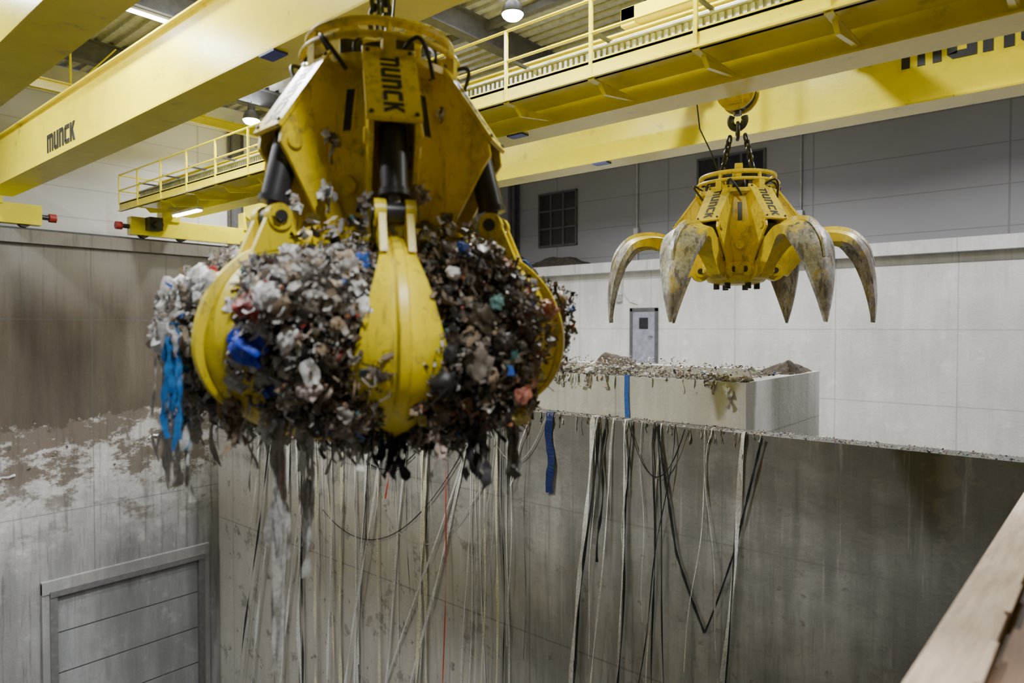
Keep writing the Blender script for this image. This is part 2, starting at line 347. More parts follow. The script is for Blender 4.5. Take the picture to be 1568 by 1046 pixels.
# ---------------------------------------------------------------- cranes
def crane(yn,yf,x0,x1,gx,walk,textx_far=None,tz=0,th=.6):
    root=empty('overhead_crane',(0,0,0)); zb,zt=3.4,4.5
    def girder(y0,y1,nm):
        g=MB()
        g.prism([(x0,zb+.45),(x0+.9,zb),(x1-.9,zb),(x1,zb+.45),(x1,zt),(x0,zt)],y0+.04,y1-.04)
        g.box((x0+.9,y0-.03,zb-.03),(x1-.9,y1+.03,zb)); g.box((x0,y0-.04,zt),(x1,y1+.04,zt+.03))
        g.box((x0,(y0+y1)/2-.04,zt+.03),(x1,(y0+y1)/2+.04,zt+.1),1)
        x=x0+4+2*5.2; g.box((x,y0-.034,zb-.06),(x+.34,y0+.16,zb-.032),2)
        g.build(nm,[YEL,DRK,BLU],root,smooth=False)
    girder(*yn,'girder_front'); girder(*yf,'girder_rear')
    for xc in (XL-.45,XR-.75):
        g=MB(); g.box((xc-.16,yn[0]-.9,ZL+.2),(xc+.16,yf[1]+.9,ZL+.75))
        for yy in (yn[0]-.5,yn[1]+.1,yf[0]-.1,yf[1]+.5): g.cyl((xc-.09,yy,ZL+.29),(xc+.09,yy,ZL+.29),.17,1,20)
        for yy,s in((yn[0]-.9,-1),(yf[1]+.9,1)):
            g.cyl((xc,yy,ZL+.45),(xc,yy+s*.2,ZL+.45),.07,1); g.cyl((xc,yy+s*.2,ZL+.45),(xc,yy+s*.38,ZL+.45),.12,2)
        for yy in (yn,yf): g.box((xc-.2,yy[0],ZL+.7),(xc+.2,yy[1],3.9),0)
        sx=1 if xc<0 else -1
        g.box((xc+sx*.17,yn[0]-.5,ZL+.35),(xc+sx*.5,yn[0]-.1,ZL+.75),3); g.cyl((xc+sx*.17,yn[0]-.3,ZL+.5),(xc+sx*.75,yn[0]-.3,ZL+.5),.12,3)
        g.build('end_carriage',[YEL,DRK,RED,DRK],root,bevel=.01)
    g=MB(); g.box((gx-1.3,yn[0],zt+.12),(gx-1.05,yf[1],zt+.4));g.box((gx+1.05,yn[0],zt+.12),(gx+1.3,yf[1],zt+.4));
    g.box((gx-1.3,yn[0],zt+.15),(gx+1.3,yn[0]+.25,zt+.4));g.box((gx-1.3,yf[1]-.25,zt+.15),(gx+1.3,yf[1],zt+.4))
    ym=(yn[1]+yf[0])/2
    g.cyl((gx-.9,ym,zt+.65),(gx+.9,ym,zt+.65),.33,1,28); g.cyl((gx-1.05,ym,zt+.65),(gx-.9,ym,zt+.65),.42,0,28); g.cyl((gx+.9,ym,zt+.65),(gx+1.05,ym,zt+.65),.42,0,28)
    g.box((gx+1.05,ym-.3,zt+.35),(gx+1.7,ym+.3,zt+.95),1)
    g.build('trolley',[YEL,DRK],root,bevel=.01)
    if walk:
        g=MB(); ya,yb=yn[0]-1.2,yn[0]-.05; z=3.45
        g.box((x0,ya,z),(x1,ya+.06,z+.26)); g.box((x0,ya-.05,z),(x1,ya+.06,z+.03)); g.box((x0,ya,z+.2),(x1,yb,z+.24),0)
        g.box((x0,yn[0]-.14,z+.3),(x1,yn[0]-.06,z+.5),1)
        x=x0+.1
        while x<x1:                                   # corrugated cable tray
            g.box((x,ya+.55,z+.34),(x+.05,ya+.60,z+.62),1); x+=.1
        g.box((x0,ya+.60,z+.30),(x1,ya+.66,z+.66),1); g.box((x0,ya+.5,z+.64),(x1,ya+.7,z+.67),1); g.box((x0,ya+.5,z+.28),(x1,ya+.7,z+.31),1)
        for k in range(3): g.cyl((x0,ya+.8+.08*k,z+.8),(x1,ya+.8+.08*k,z+.8),.025,0 if k<2 else 2,8)
        x=-6.95-1.56*9
        while x<x1:
            g.box((x-.025,ya-.02,z),(x+.025,ya+.02,z+1.08)); 
            g.prism([(x-.05,z),(x+.05,z),(x+.05,z-.02),(x-.05,z-.02)],ya,yb)
            g.add([(x-.03,ya+.2,z),(x-.03,yb,z),(x-.03,yb,z-.0-.03),(x-.03,ya+.35,z-.14),(x+.03,ya+.2,z),(x+.03,yb,z),(x+.03,yb,z-.03),(x+.03,ya+.35,z-.14)],[(0,1,2,3),(7,6,5,4),(0,3,7,4),(3,2,6,7),(1,5,6,2),(0,4,5,1)],0)
            g.box((x-.05,ya+.06,z+.66),(x+.0,ya+.55,z+.70),2)
            x+=1.56
        for zz in (z+1.08,z+.62): g.cyl((x0,ya,zz),(x1,ya,zz),.022,0,10)
        for yy in (ya,ya+.55,yb): g.cyl((x0,yy,z+.2),(x0,yy,z+1.08),.022)
        for zz in (z+1.08,z+.62): g.cyl((x0,ya,zz),(x0,yb,zz),.022)
        g.build('walkway',[YEL,GAL,BLK],root,smooth=True)
    if textx_far is not None:
        g=MB(); letters(g,(textx_far,yf[0]+.035,zb+tz),(1,0,0),(0,0,1),th); g.build('lettering',[LET],root,smooth=False)
    return root
crane((2.3,2.9),(4.5,5.1),XL-.35,XR-.65,-4.8,False,-16.45,.16,.36)
crane((9.2,9.75),(11.9,12.45),XL-.35,XR-.65,-4.35,True,-2.32,.54,.50)

# ---------------------------------------------------------------- grapple
def catmull(P,n):
    out=[]
    for i in range(len(P)-1):
        p0=P[max(i-1,0)];p1=P[i];p2=P[i+1];p3=P[min(i+2,len(P)-1)]
        for k in range(n):
            t=k/n
            out.append([.5*((2*b_)+(-a+c)*t+(2*a-5*b_+4*c-d)*t*t+(-a+3*b_-3*c+d)*t**3) for a,b_,c,d in zip(p0,p1,p2,p3)])
    out.append(list(P[-1])); return out
#          r     z     width thick
TP=[(.60,.00,.20,.24),(.92,.00,.22,.30),(1.22,-.15,.26,.26),(1.46,-.42,.42,.16),(1.57,-.78,.60,.10),(1.50,-1.10,.71,.08),(1.27,-1.34,.62,.07),(.92,-1.52,.36,.06),(.50,-1.62,.03,.05)]
TPO=[(.60,.00,.20,.24),(.92,.02,.22,.30),(1.26,-.10,.30,.26),(1.56,-.36,.52,.16),(1.72,-.74,.68,.10),(1.62,-1.10,.66,.08),(1.34,-1.38,.50,.07),(.98,-1.62,.28,.06),(.60,-1.80,.03,.05)]
def grapple(loc,rz,opened,top_z,scl,KZ,hub):
    root=empty('orange_peel_grapple',loc,rz,scl)
    body=MB(); tin=MB(); hyd=MB()
    def Z(z): return z*KZ if z>0 else z
    body.lathe([(.30,-hub-.04),(.44,-hub),(.52,-.10),(.52,.06),(.44,.1),(.44,Z(1.25)),(.40,Z(1.3))],0,32)
    body.lathe([(.60,-.06),(.66,-.03),(.66,.08),(.60,.10)],0,6,math.pi/6)
    body.lathe([(.56,.10),(.76,Z(.62)),(.74,Z(.75)),(.60,Z(1.28)),(.5,Z(1.3))],0,6,0)
    for k in range(6):
        a=k*math.pi/3; body.cyl((.33*math.cos(a),.33*math.sin(a),-hub),(.33*math.cos(a),.33*math.sin(a),-hub-.12),.05,1,8)
    for k in range(6):
        a=k*math.pi/3; M=Matrix.Rotation(a,4,'Z')
        body.M=M; tin.M=M; hyd.M=M
        pl=[(.40,Z(1.36)),(.60,Z(1.36)),(1.02,Z(.78)),(1.04,Z(.66)),(.98,Z(.58)),(.72,.16),(.66,-.08),(.58,-.12),(.40,-.06)]
        for s in(-1,1):
            y0=s*.17; body.prism(pl,y0-.02,y0+.02)
            body.cyl((.60,s*.14,0),(.60,s*.235,0),.10,0,20); body.cyl((.60,s*.23,0),(.60,s*.25,0),.05,1,12)
            body.cyl((.93,s*.15,Z(.68)),(.93,s*.215,Z(.68)),.06,0,16)
        a0_=Vector((.60,0,Z(1.36))); b0_=Vector((1.02,0,Z(.78)))
        e=(b0_-a0_).normalized(); nrm=Vector((-e.z,0,e.x)).normalized()
        if nrm.x<0: nrm=-nrm
        p0=a0_-e*.03; p1=b0_+e*.03
        O=Vector((0,-.205,0))
        body.add([p0+O,p1+O,p1-O,p0-O,p0+O+nrm*.035,p1+O+nrm*.035,p1-O+nrm*.035,p0-O+nrm*.035],
                 [(0,3,2,1),(4,5,6,7),(0,1,5,4),(1,2,6,5),(2,3,7,6),(3,0,4,7)])
        L_=(p1-p0).length; hl=min(.15,(L_-.12)/4.6)
        letters(body,p0+e*.07+nrm*.037+Vector((0,-hl/2,0)),e,(0,1,0),hl,2,.003)
        for s in(-1,1):        # bolt heads on the cover plate
            for t_ in (.05,L_-.05): body.cyl(p0+e*t_+nrm*.034+Vector((0,s*.165,0)),p0+e*t_+nrm*.052+Vector((0,s*.165,0)),.018,1,6)
        body.M=Matrix.Rotation(a+math.pi/6,4,'Z')
        body.prism([(.50,Z(.80)),(.636,Z(.80)),(.566,Z(1.12)),(.50,Z(1.12))],-.035,.035,1)
        body.prism([(.50,Z(.76)),(.63,Z(.76)),(.645,Z(.79)),(.56,Z(1.15)),(.50,Z(1.16))],-.060,-.036,0)
        body.prism([(.50,Z(.76)),(.63,Z(.76)),(.645,Z(.79)),(.56,Z(1.15)),(.50,Z(1.16))],.036,.060,0)
        body.box((.50,-.15,-.02),(.60,.15,.12),0)
        body.cyl((.64,.0,Z(.40)),(.60,0,Z(.40)),.07,0,16)
        body.M=M
        ang=math.radians(opened)
        def rot(r,z):
            dr,dz=r-.60,z-0.0
            return (.60+dr*math.cos(ang)-dz*math.sin(ang), dr*math.sin(ang)+dz*math.cos(ang))
        P=[(*rot(r,z),w,t) for r,z,w,t in (TPO if opened>10 else TP)]
        S=catmull(P,5); vs=[];ts=[];J=7
        for i,(r,z,w,t) in enumerate(S):
            a_=S[min(i+1,len(S)-1)];b_=S[max(i-1,0)]
            tx,tz=a_[0]-b_[0],a_[1]-b_[1];L=math.hypot(tx,tz);tx/=L;tz/=L; nx,nz=-tz,tx
            fl=i/(len(S)-1); cv=.30*min(1,max(0,(fl-.15)*2.2))
            for side in (1,0):
                for j in range(J):
                    q=(j/(J-1)-.5)*2
                    off=-cv*w*abs(q)**1.4*.9 + (.0 if side else -t*(1 if abs(q)>.1 or fl<.35 else 1.5))
                    vs.append((r+nx*off,q*w/2,z+nz*off)); ts.append(fl)
        fs=[];n=2*J
        for i in range(len(S)-1):
            A=i*n;B=A+n
            for j in range(J-1):
                fs.append((A+j,A+j+1,B+j+1,B+j)); fs.append((A+J+j,B+J+j,B+J+j+1,A+J+j+1))
            fs.append((A,B,B+J,A+J)); fs.append((A+J-1,A+n-1,B+n-1,B+J-1))
        fs.append(list(range(J))+[2*J-1-i for i in range(J)]); E=(len(S)-1)*n
        fs.append([E+i for i in range(J)]+[E+2*J-1-i for i in range(J)])
        tin.add(vs,fs,0,t=ts)
        rv=[];rt=[]
        idx=range(4,30)
        for i in idx:
            r,z,w,t=S[i];a_=S[i+1];b_=S[i-1];tx,tz=a_[0]-b_[0],a_[1]-b_[1];L=math.hypot(tx,tz);nx,nz=-tz/L,tx/L
            h=.05*math.sin(math.pi*(i-4)/25.0)
            for q,hh in((-.05,-.01),(-.03,h),(.03,h),(.05,-.01)): rv.append((r+nx*hh,q,z+nz*hh)); rt.append(i/(len(S)-1))
        rf=[]
        for i in range(len(idx)-1):
            for j in range(3): rf.append((i*4+j,i*4+j+1,i*4+4+j+1,i*4+4+j))
        tin.add(rv,rf,0,t=rt)
        tin.cyl((.60,-.135,0),(.60,.135,0),.16,0,24)
        lr,lz=rot(1.02,.16); k0=rot(.84,-.04);k1=rot(1.24,-.14)
        for s in (-1,1):
            tin.prism([k0,k1,(lr+.07,lz+.05),(lr-.07,lz+.07)],s*.10-.025,s*.10+.025)
            tin.cyl((lr,s*.07,lz),(lr,s*.15,lz),.10,0,20)
        tin.cyl((lr,-.17,lz),(lr,.17,lz),.05,1,14)
        A=Vector((.93,0,Z(.70))); B=Vector((lr,0,lz)); D=(B-A); Lc=D.length; D.normalize()
        up=A+Vector((-.06,0,.06))
        hyd.cyl(up,A+D*Lc*.78,.105,0,24); hyd.cyl(A+D*Lc*.72,A+D*Lc*.80,.118,0,24); hyd.cyl(A+D*Lc*.7,B,.05,1,14); hyd.cyl(B+Vector((0,-.07,0)),B+Vector((0,.07,0)),.08,0,16)
        body.cyl((.66,0,Z(1.30)),(.60,0,Z(1.36)+.26),.03,0,8)
        body.box((.5,-.05,Z(1.28)),(.68,.05,Z(1.36)+.12),0)
        zt_=Z(1.36)
        pts=[]
        for i in range(15):
            t=i/14; pts.append((.58+.14*math.sin(math.pi*t),.12+.24*t,zt_+.05+.10*math.sin(math.pi*t)-.20*t*t))
        hyd.tube(pts,.018,2,8)
        pts=[(.50+.10*math.sin(math.pi*i/10),-.16-.10*math.sin(math.pi*i/10),zt_+.18-.030*i) for i in range(11)]
        hyd.tube(pts,.016,2,8)
        body.M=tin.M=hyd.M=Matrix.Identity(4)
    zt_=Z(1.36)
    body.ring((0,0,zt_+.26),.60,.038,0,48); body.ring((0,0,zt_+.13),.66,.028,0,48)
    body.lathe([(.60,zt_-.10),(.68,zt_-.08),(.68,zt_-.02),(.58,zt_)],0,36)
    hyd.cyl((0,0,zt_-.08),(0,0,zt_+.20),.26,0,28); hyd.cyl((0,0,zt_+.15),(0,0,zt_+.27),.17,0,24)
    for k in range(5):
        a=k*1.26+.4; hyd.box((.36*math.cos(a)-.09,.36*math.sin(a)-.09,zt_-.06),(.36*math.cos(a)+.09,.36*math.sin(a)+.09,zt_+.20),0)
    body.box((-.04,-.34,zt_+.20),(.04,.34,zt_+.33),0)
    for s in(-1,1): body.cyl((-.06,s*.27,zt_+.37),(.06,s*.27,zt_+.37),.09,0,16)
    body.build('body',[YGR,DRK,LET],root,bevel=.006)
    tin.build('tines',[YTW if opened>10 else YTC,DRK],root,angle=40)
    hyd.build('hydraulic_cylinders',[CHR,STL,BLK],root)
    ch=MB()
    def chain(p,q,L=.15,rad=.014):
        p=Vector(p);q=Vector(q);d=(q-p);n=max(1,round(d.length/(L*.74)));d.normalize();u=d.orthogonal().normalized();w=d.cross(u)
        for i in range(n):
            c=p+(q-p)*((i+.5)/n); s=u if i%2 else w; pts=[]
            for k in range(14):
                a=2*math.pi*k/14; cx=math.cos(a)*L*.5; cy=math.sin(a)*L*.27; pts.append(c+d*cx+s*cy)
            ch.tube(pts,rad,0,6,True)
    zh=zt_+.98
    rr=Matrix.Rotation(math.radians(72),3,'Z')
    for s in (-1,1): chain(rr@Vector((0,s*.27,zt_+.30)),rr@Vector((0,s*.13,zh)),.16,.021)
    ch.ring((0,0,zh+.08),.14,.03,0,24,'x')
    pts=[rr@Vector((0,.12*math.cos(t),zh+.27+.14*math.sin(t))) for t in [(-200+i*18)*math.pi/180 for i in range(14)]]
    ch.tube(pts,.06,1,10); ch.cyl((0,0,zh+.35),(0,0,zh+.50),.07,1); ch.cyl((0,0,zh+.45),(0,0,zh+.54),.13,1,20)
    zs=zh+.72
    ch.M=Matrix.Rotation(math.radians(72),4,'Z')
    for s in(-1,1): ch.cyl((s*.13,0,zs),(s*.17,0,zs),.32,2,32)
    ch.cyl((-.12,0,zs),(.12,0,zs),.27,1,32); ch.box((-.2,-.12,zh+.50),(.2,.12,zs),2)
    for y_ in (-.24,.24):
        for x_ in (-.06,.06): ch.cyl((x_,y_,zs),(x_*2,y_*1.0,(top_z-loc[2])/scl),.012,1,8)
    ch.M=Matrix.Identity(4)
    ch.tube([(-.25,.1,zt_+.25),(-.42,.15,zt_+.75),(-.62,.2,zt_+1.2),(-.7,.2,zt_+1.9)] ,.012,3,8)
    ch.build('hoist_chains',[DRK,DRK,YGR,BLK],root)
    return root
VA=math.radians(40.5)   # bunker axis vs grapple twist
g1=(-4.76,3.82,.67); g2=(-4.36,10.62,.87)
AZ=16
grapple(g1,VA+math.radians(-90+AZ),0,5.15,1.0,1.08,.28)
grapple(g2,VA+math.radians(-14),61,5.15,.93,.98,.18)

# ---------------------------------------------------------------- waste
NEU=[((.68,.66,.63),19),((.46,.43,.39),14),((.86,.85,.83),13),((.28,.24,.19),15),((.14,.105,.07),18),((.03,.03,.03),10),((.40,.30,.19),11),((.54,.43,.31),7)]
PAL=NEU+[((.03,.13,.55),1.3),((.55,.06,.04),1.3),((.60,.27,.13),1.6),((.10,.36,.36),.9),((.6,.5,.1),.6)]
def pick(bias=0,pal=PAL):
    ws=[max(.01,w*(1+(bias*1.3 if c[0]>.42 and c[2]>.3 else -bias*.5))) for c,w in pal]
    c=random.choices([p[0] for p in pal],ws)[0]; k=U(.7,1.12); return tuple(min(1,x*k) for x in c)
def rv(): 
    while True:
        v=Vector((U(-1,1),U(-1,1),U(-1,1)))
        if .05<v.length<1: return v.normalized()
def flake(mb,c,size,nrm,col,n=2,cr=.45,asp=None):
    nrm=(nrm+rv()*.9).normalized(); u=nrm.orthogonal().normalized(); u=(Matrix.Rotation(U(0,6.28),3,nrm)@u); w=nrm.cross(u)
    a=asp or U(.35,1.0); vs=[]; j_=.36/(n+.0) if n>2 else .18
    for i in range(n+1):
        for j in range(n+1):
            x=(i/n-.5+U(-j_,j_))*size; y=(j/n-.5+U(-j_,j_))*size*a
            vs.append(c+u*x+w*y+nrm*U(-cr,cr)*size*.6)
    mb.add(vs,[(i*(n+1)+j,i*(n+1)+j+1,(i+1)*(n+1)+j+1,(i+1)*(n+1)+j) for i in range(n) for j in range(n)],0,col)
def sheet(mb,c,size,nrm,col):       # draped film / cloth: smooth-folded rounded patch
    u=nrm.cross(rv()).normalized(); w=nrm.cross(u); n=6; sd=Vector((U(0,50),U(0,50),0)); vs=[]; a=U(.35,.8)
    for i in range(n+1):
        for j in range(n+1):
            x,y=i/n*2-1,j/n*2-1; k=.75+.25*noise.noise(sd+Vector((x*1.5,y*1.5,4)))
            x2=x*math.sqrt(max(0,1-y*y/2))*k; y2=y*math.sqrt(max(0,1-x*x/2))*k
            f=.30*noise.noise(sd+Vector((x*1.7,y*1.1,0)))+.14*noise.noise(sd+Vector((x*5,y*3,9)))
            vs.append(c+u*x2*size+w*y2*size*a+nrm*(f*size+.01)-Vector((0,0,.15*size*(x2*x2+y2*y2))))
    mb.add(vs,[(i*(n+1)+j,i*(n+1)+j+1,(i+1)*(n+1)+j+1,(i+1)*(n+1)+j) for i in range(n) for j in range(n)],0,col)
def chunk(mb,c,size,col):
    rot=Matrix.Rotation(U(0,6.28),3,rv()); sx,sy,sz=size*U(.4,1),size*U(.3,.8),size*U(.2,.6); vs=[]
    for x,y,z in [(-1,-1,-1),(1,-1,-1),(1,1,-1),(-1,1,-1),(-1,-1,1),(1,-1,1),(1,1,1),(-1,1,1)]:
        vs.append(c+rot@Vector((x*sx*U(.6,1),y*sy*U(.6,1),z*sz*U(.6,1)))*.5)
    mb.add(vs,[(0,3,2,1),(4,5,6,7),(0,1,5,4),(1,2,6,5),(2,3,7,6),(3,0,4,7)],0,col)
bm=bmesh.new(); bmesh.ops.create_icosphere(bm,subdivisions=3,radius=1); ICOV=[v.co.copy() for v in bm.verts]; ICOF=[[v.index for v in f.verts] for f in bm.faces]; bm.free()
bm=bmesh.new(); bmesh.ops.create_icosphere(bm,subdivisions=5,radius=1); BIGV=[v.co.copy() for v in bm.verts]; BIGF=[[v.index for v in f.verts] for f in bm.faces]; bm.free()
def bag(mb,c,size,col,nrm,flat=.6):      # crumpled sack / film bundle
    sd=Vector((U(0,50),U(0,50),U(0,50))); q=nrm.to_track_quat('Z','Y').to_matrix()@Matrix.Rotation(U(0,6.28),3,'Z'); st=Vector((U(.6,1.3),U(.6,1.0),flat))
    vs=[]
    for v in ICOV:
        k=1+.55*noise.noise(v*1.6+sd)-.35*abs(noise.noise(v*4+sd))+.18*noise.noise(v*9+sd)
        p=Vector((v.x*st.x,v.y*st.y,v.z*st.z))*k*size; vs.append(c+q@p)
    mb.add(vs,ICOF,0,col)
def ribbon(mb,pts,w,col,nd=(0,1,0),tw=.0):
    pts=[Vector(p) for p in pts]; vs=[]; ph=U(0,6)
    for i,p in enumerate(pts):
        d=(pts[min(i+1,len(pts)-1)]-pts[max(i-1,0)]).normalized(); s=d.cross(Vector(nd)).normalized()
        s=Matrix.Rotation(tw*math.sin(i*.9+ph),3,d)@s
        ww=w*(1+.25*math.sin(i*1.7+ph)*min(1,tw*1.5))
        vs+= [p-s*ww/2,p+s*ww/2]
    mb.add(vs,[(2*i,2*i+1,2*i+3,2*i+2) for i in range(len(pts)-1)],0,col)
def hang(mb,p,L,w,col,sway=.08,n=12,drift=(0,0)):
    ph=U(0,6);pts=[]
    for i in range(n+1):
        t=i/n; pts.append(p+Vector((drift[0]*t+sway*math.sin(ph+t*5)*t,drift[1]*t+sway*math.cos(ph*1.3+t*4)*t,-L*t)))
    ribbon(mb,pts,w,col,rv(),.9)
wc=Vector((g1[0],g1[1],g1[2]-.74)); taz=VA+math.radians(-90+AZ)
camright=Vector((math.cos(VA),math.sin(VA),0)); camfwd=Vector((-math.sin(VA),math.cos(VA),0))   # heap is looser on its -camright flank
def load_r(d):
    az=math.atan2(d.y,d.x); k=(az-taz)/(math.pi/3); dl=abs(k-round(k))*math.pi/3; h=math.sqrt(max(0,1-d.z*d.z))
    p=2.5
    base=1.0/(((h/1.62)**p+(abs(d.z)/(.80 if d.z>0 else .86))**p)**(1/p))
    base*=1-.19*math.exp(-(dl/.25)**2)*min(1,h*1.3)*(1 if d.z>-.55 else .6)
    base*=1+.17*noise.noise(d*2.0+Vector((3,1,5)))+.12*noise.noise(d*5.5)
    base*=1+.09*max(0,-d.dot(camright))**2
    return base
bm_=MB()
vs=[]
for v in BIGV:
    d=v.normalized(); vs.append(wc+d*load_r(d)*(.93+.05*noise.noise(d*14)))
bm_.add(vs,BIGF,1)
def side_bias(d): return -1.25*d.dot(camright)-.35+.8*d.z+1.6*noise.noise(d*3.2+Vector((9,2,4)))
for i in range(620):
    d=rv()
    if d.dot(camfwd)>.5: continue
    lf=max(0,-d.dot(camright))
    s=U(.04,.11)*(1+.5*lf*(R()<.5)); bag(bm_,wc+d*load_r(d)*U(.93,1.02),s,pick(side_bias(d)*.9),d)
for i in range(32000):
    d=rv()
    if d.dot(camfwd)>.45 and R()<.8: continue
    r=load_r(d); s=.014+.062*R()**2.0+(.07 if R()<.02 else 0)
    c=wc+d*r*U(.93,1.04); bias=side_bias(d)
    if R()<.60: flake(bm_,c,s,d,pick(bias),2 if s>.05 else 1)
    else: chunk(bm_,c,s,pick(bias-.3))
for i in range(1500):      # draped sheets of film and rags, mostly on the loose flank
    d=rv(); lf=-d.dot(camright)
    if d.dot(camfwd)>.45 or R()>.28+.5*lf: continue
    sheet(bm_,wc+d*load_r(d)*U(.98,1.04),U(.04,.12),(d+rv()*.5).normalized(),pick(side_bias(d)+.8))
for i in range(2400):      # curly fibres and film edges lying on the surface
    d=rv()
    if d.dot(camfwd)>.4: continue
    p=wc+d*load_r(d)*1.01; t=d.cross(rv()).normalized(); L=U(.06,.28); cu=d.cross(t)*U(-.1,.1); n=6
    ribbon(bm_,[p+t*L*(k/n-.5)+cu*math.sin(k)*1+d*(.03*math.sin(k*1.3)) -Vector((0,0,.12*L*k/n)) for k in range(n+1)],U(.005,.022),pick(side_bias(d)+.3,NEU),d,.8)
for i in range(700):       # strips dangling
    d=rv(); d.z=-abs(d.z)*.8-.1; d.normalize()
    p=wc+d*load_r(d)*.97; lf=max(0,-d.dot(camright))
    hang(bm_,p,U(.05,.24)+lf*U(0,.6)*(R()<.35),U(.008,.03)+.04*lf*R(),pick(1.6*lf+.2,NEU),.06,8)
def at(rx,f,z): return Vector((g1[0],g1[1],0))+camright*rx+camfwd*f+Vector((0,0,z))
def surf(rx,f,z,k=1.0):
    d=(at(rx,f,z)-wc).normalized(); return wc+d*load_r(d)*k,d
def bundle(rx,f,z,L,w,col,n):      # a long rag made of several overlapping torn strips
    p0,_=surf(rx,f,z,1.0)
    for k in range(n):
        kk=U(.75,1.15); c=tuple(min(1,x*kk) for x in col)
        hang(bm_,p0+Vector((U(-w,w),U(-w,w),U(-.05,.05))),L*U(.5,1.05),U(.02,.08),c,.05,16)
PALE=(.76,.75,.73)
for a in [(-1.45,-.5,-.2,1.15,.09,(.74,.71,.66),12),(-1.62,-.3,-.1,.95,.10,(.84,.83,.82),14),(-1.35,-.95,.0,.85,.035,(.02,.22,.62),9),(-1.42,-.8,-.35,.55,.035,(.06,.45,.78),7),(-1.2,-.7,-.3,.75,.08,PALE,8),
      (-.5,-.9,-.6,2.0,.035,(.66,.64,.61),8),(-.42,-.7,-.7,1.3,.04,PALE,5),(.22,-1.0,-.7,.40,.10,(.012,.012,.015),12),(.30,-1.0,-.7,.50,.07,(.015,.015,.02),9),(.75,-.9,-.6,.5,.06,(.05,.05,.05),7),(.85,-.7,-.5,.6,.04,(.2,.19,.18),5),
      (-1.75,0,.2,1.1,.12,(.84,.83,.82),16),(-1.7,.2,.0,.9,.1,(.74,.72,.69),10),(-1.6,-.4,.15,.7,.09,(.86,.85,.84),12),(-.9,-1.1,-.5,.4,.08,(.38,.30,.2),8),(-.65,-1.1,-.6,.35,.05,(.88,.88,.87),6),(1.15,-.6,-.4,.4,.05,(.4,.33,.25),5),(.55,-1.1,-.6,.35,.05,(.65,.52,.45),4),(.0,-1.1,-.7,.35,.05,(.7,.69,.67),4)]: bundle(*a)
for rx,f,z,s,col in [(-.62,-1.3,-.12,.16,(.008,.06,.72)),(-1.4,-.9,.50,.08,(.65,.05,.05)),(-.9,-1.2,.15,.12,(.86,.85,.84)),(-1.2,-1.0,.3,.14,(.86,.85,.84)),(-1.3,-.8,-.1,.16,(.86,.85,.84)),(-1.5,-.6,.2,.17,(.86,.85,.84)),(-1.6,-.2,-.1,.18,(.86,.85,.84)),(.95,-1.1,.15,.07,(.3,.62,.62)),(-.2,-1.4,-.40,.09,(.80,.66,.63)),(1.0,-1.0,-.4,.08,(.75,.28,.2)),
    (-.75,-1.1,.45,.11,(.015,.015,.017)),(-1.0,-1.1,-.3,.12,(.03,.03,.03)),(1.2,-.8,.1,.09,(.66,.30,.12)),(.7,-1.2,.35,.06,(.86,.84,.82)),(-.45,-1.2,.5,.09,(.88,.87,.86)),(.6,-1.2,-.35,.10,(.03,.03,.03)),(1.3,-.6,-.2,.08,(.8,.78,.75)),(-.35,-1.3,.15,.10,(.82,.81,.80)),(.5,-1.3,.1,.09,(.04,.035,.03)),(.9,-1.1,-.1,.1,(.05,.04,.03)),(-.6,-1.25,-.48,.06,(.02,.1,.6)),(.75,-1.1,.52,.05,(.03,.12,.55))]:
    c,d=surf(rx,f,z,1.03); bag(bm_,c,s,col,d,.7)
    for k in range(4): sheet(bm_,c+d*.02+rv()*s*.6,s*.6,d,col)
# scraps caught on the grapple body: hub shelf and hanging off cylinders
for k in range(260):
    a=U(0,6.283); r=U(.72,1.08); c=Vector((g1[0]+r*math.cos(a),g1[1]+r*math.sin(a),g1[2]+.02+U(0,.14)))
    flake(bm_,c,U(.03,.11),Vector((0,0,1)),pick(.0),2)
for rx,f,z,s in [(-.25,-.70,1.45,.09),(.36,-.72,1.32,.08),(.34,-.55,1.90,.06),(-.28,-.78,1.02,.10),(.42,-.78,1.0,.10),(-.55,-.7,.98,.1),(.02,-.8,.95,.1),(.55,-.35,1.75,.05)]:
    c=at(rx,f,z); col=pick(.4,NEU); bag(bm_,c,s*.7,col,-camfwd,.5)
    for k in range(9): flake(bm_,c+rv()*s*.7,s*U(.4,.9),-camfwd,pick(.6,NEU),2)
    for k in range(3): hang(bm_,c+rv()*s*.4,s*U(1,2.5),U(.01,.03),pick(.6,NEU),.03,6)
bm_.build('waste_load',[SCR,CORE],smooth=True,angle=50)
# --- waste on hopper and on divider top
hb=MB()
def mound(mb,x0,x1,y0,y1,z,h,nx=40,ny=16,seed=0):
    vs=[];
    for i in range(nx+1):
        for j in range(ny+1):
            x=x0+(x1-x0)*i/nx;y=y0+(y1-y0)*j/ny
            e=min(1,3.0*min(i/nx,1-i/nx,j/ny,1-j/ny)); e=e*e*(3-2*e)
            vs.append((x,y,z+h*e*(.7+.7*noise.noise(Vector((x*.9+seed,y*.9,seed))))+.05*noise.noise(Vector((x*5,y*5,2)))))
    mb.add(vs,[(i*(ny+1)+j,(i+1)*(ny+1)+j,(i+1)*(ny+1)+j+1,i*(ny+1)+j+1) for i in range(nx) for j in range(ny)],1)
mound(hb,-18.9,HX-.31,HY+.3,15.0,-1.29,.28)
mound(hb,HX-.9,HX-.02,13.6,15.25,-.98,.44,20,20,4)
mound(hb,-9.2,-8.3,13.4,14.9,-1.1,.50,16,16,8)
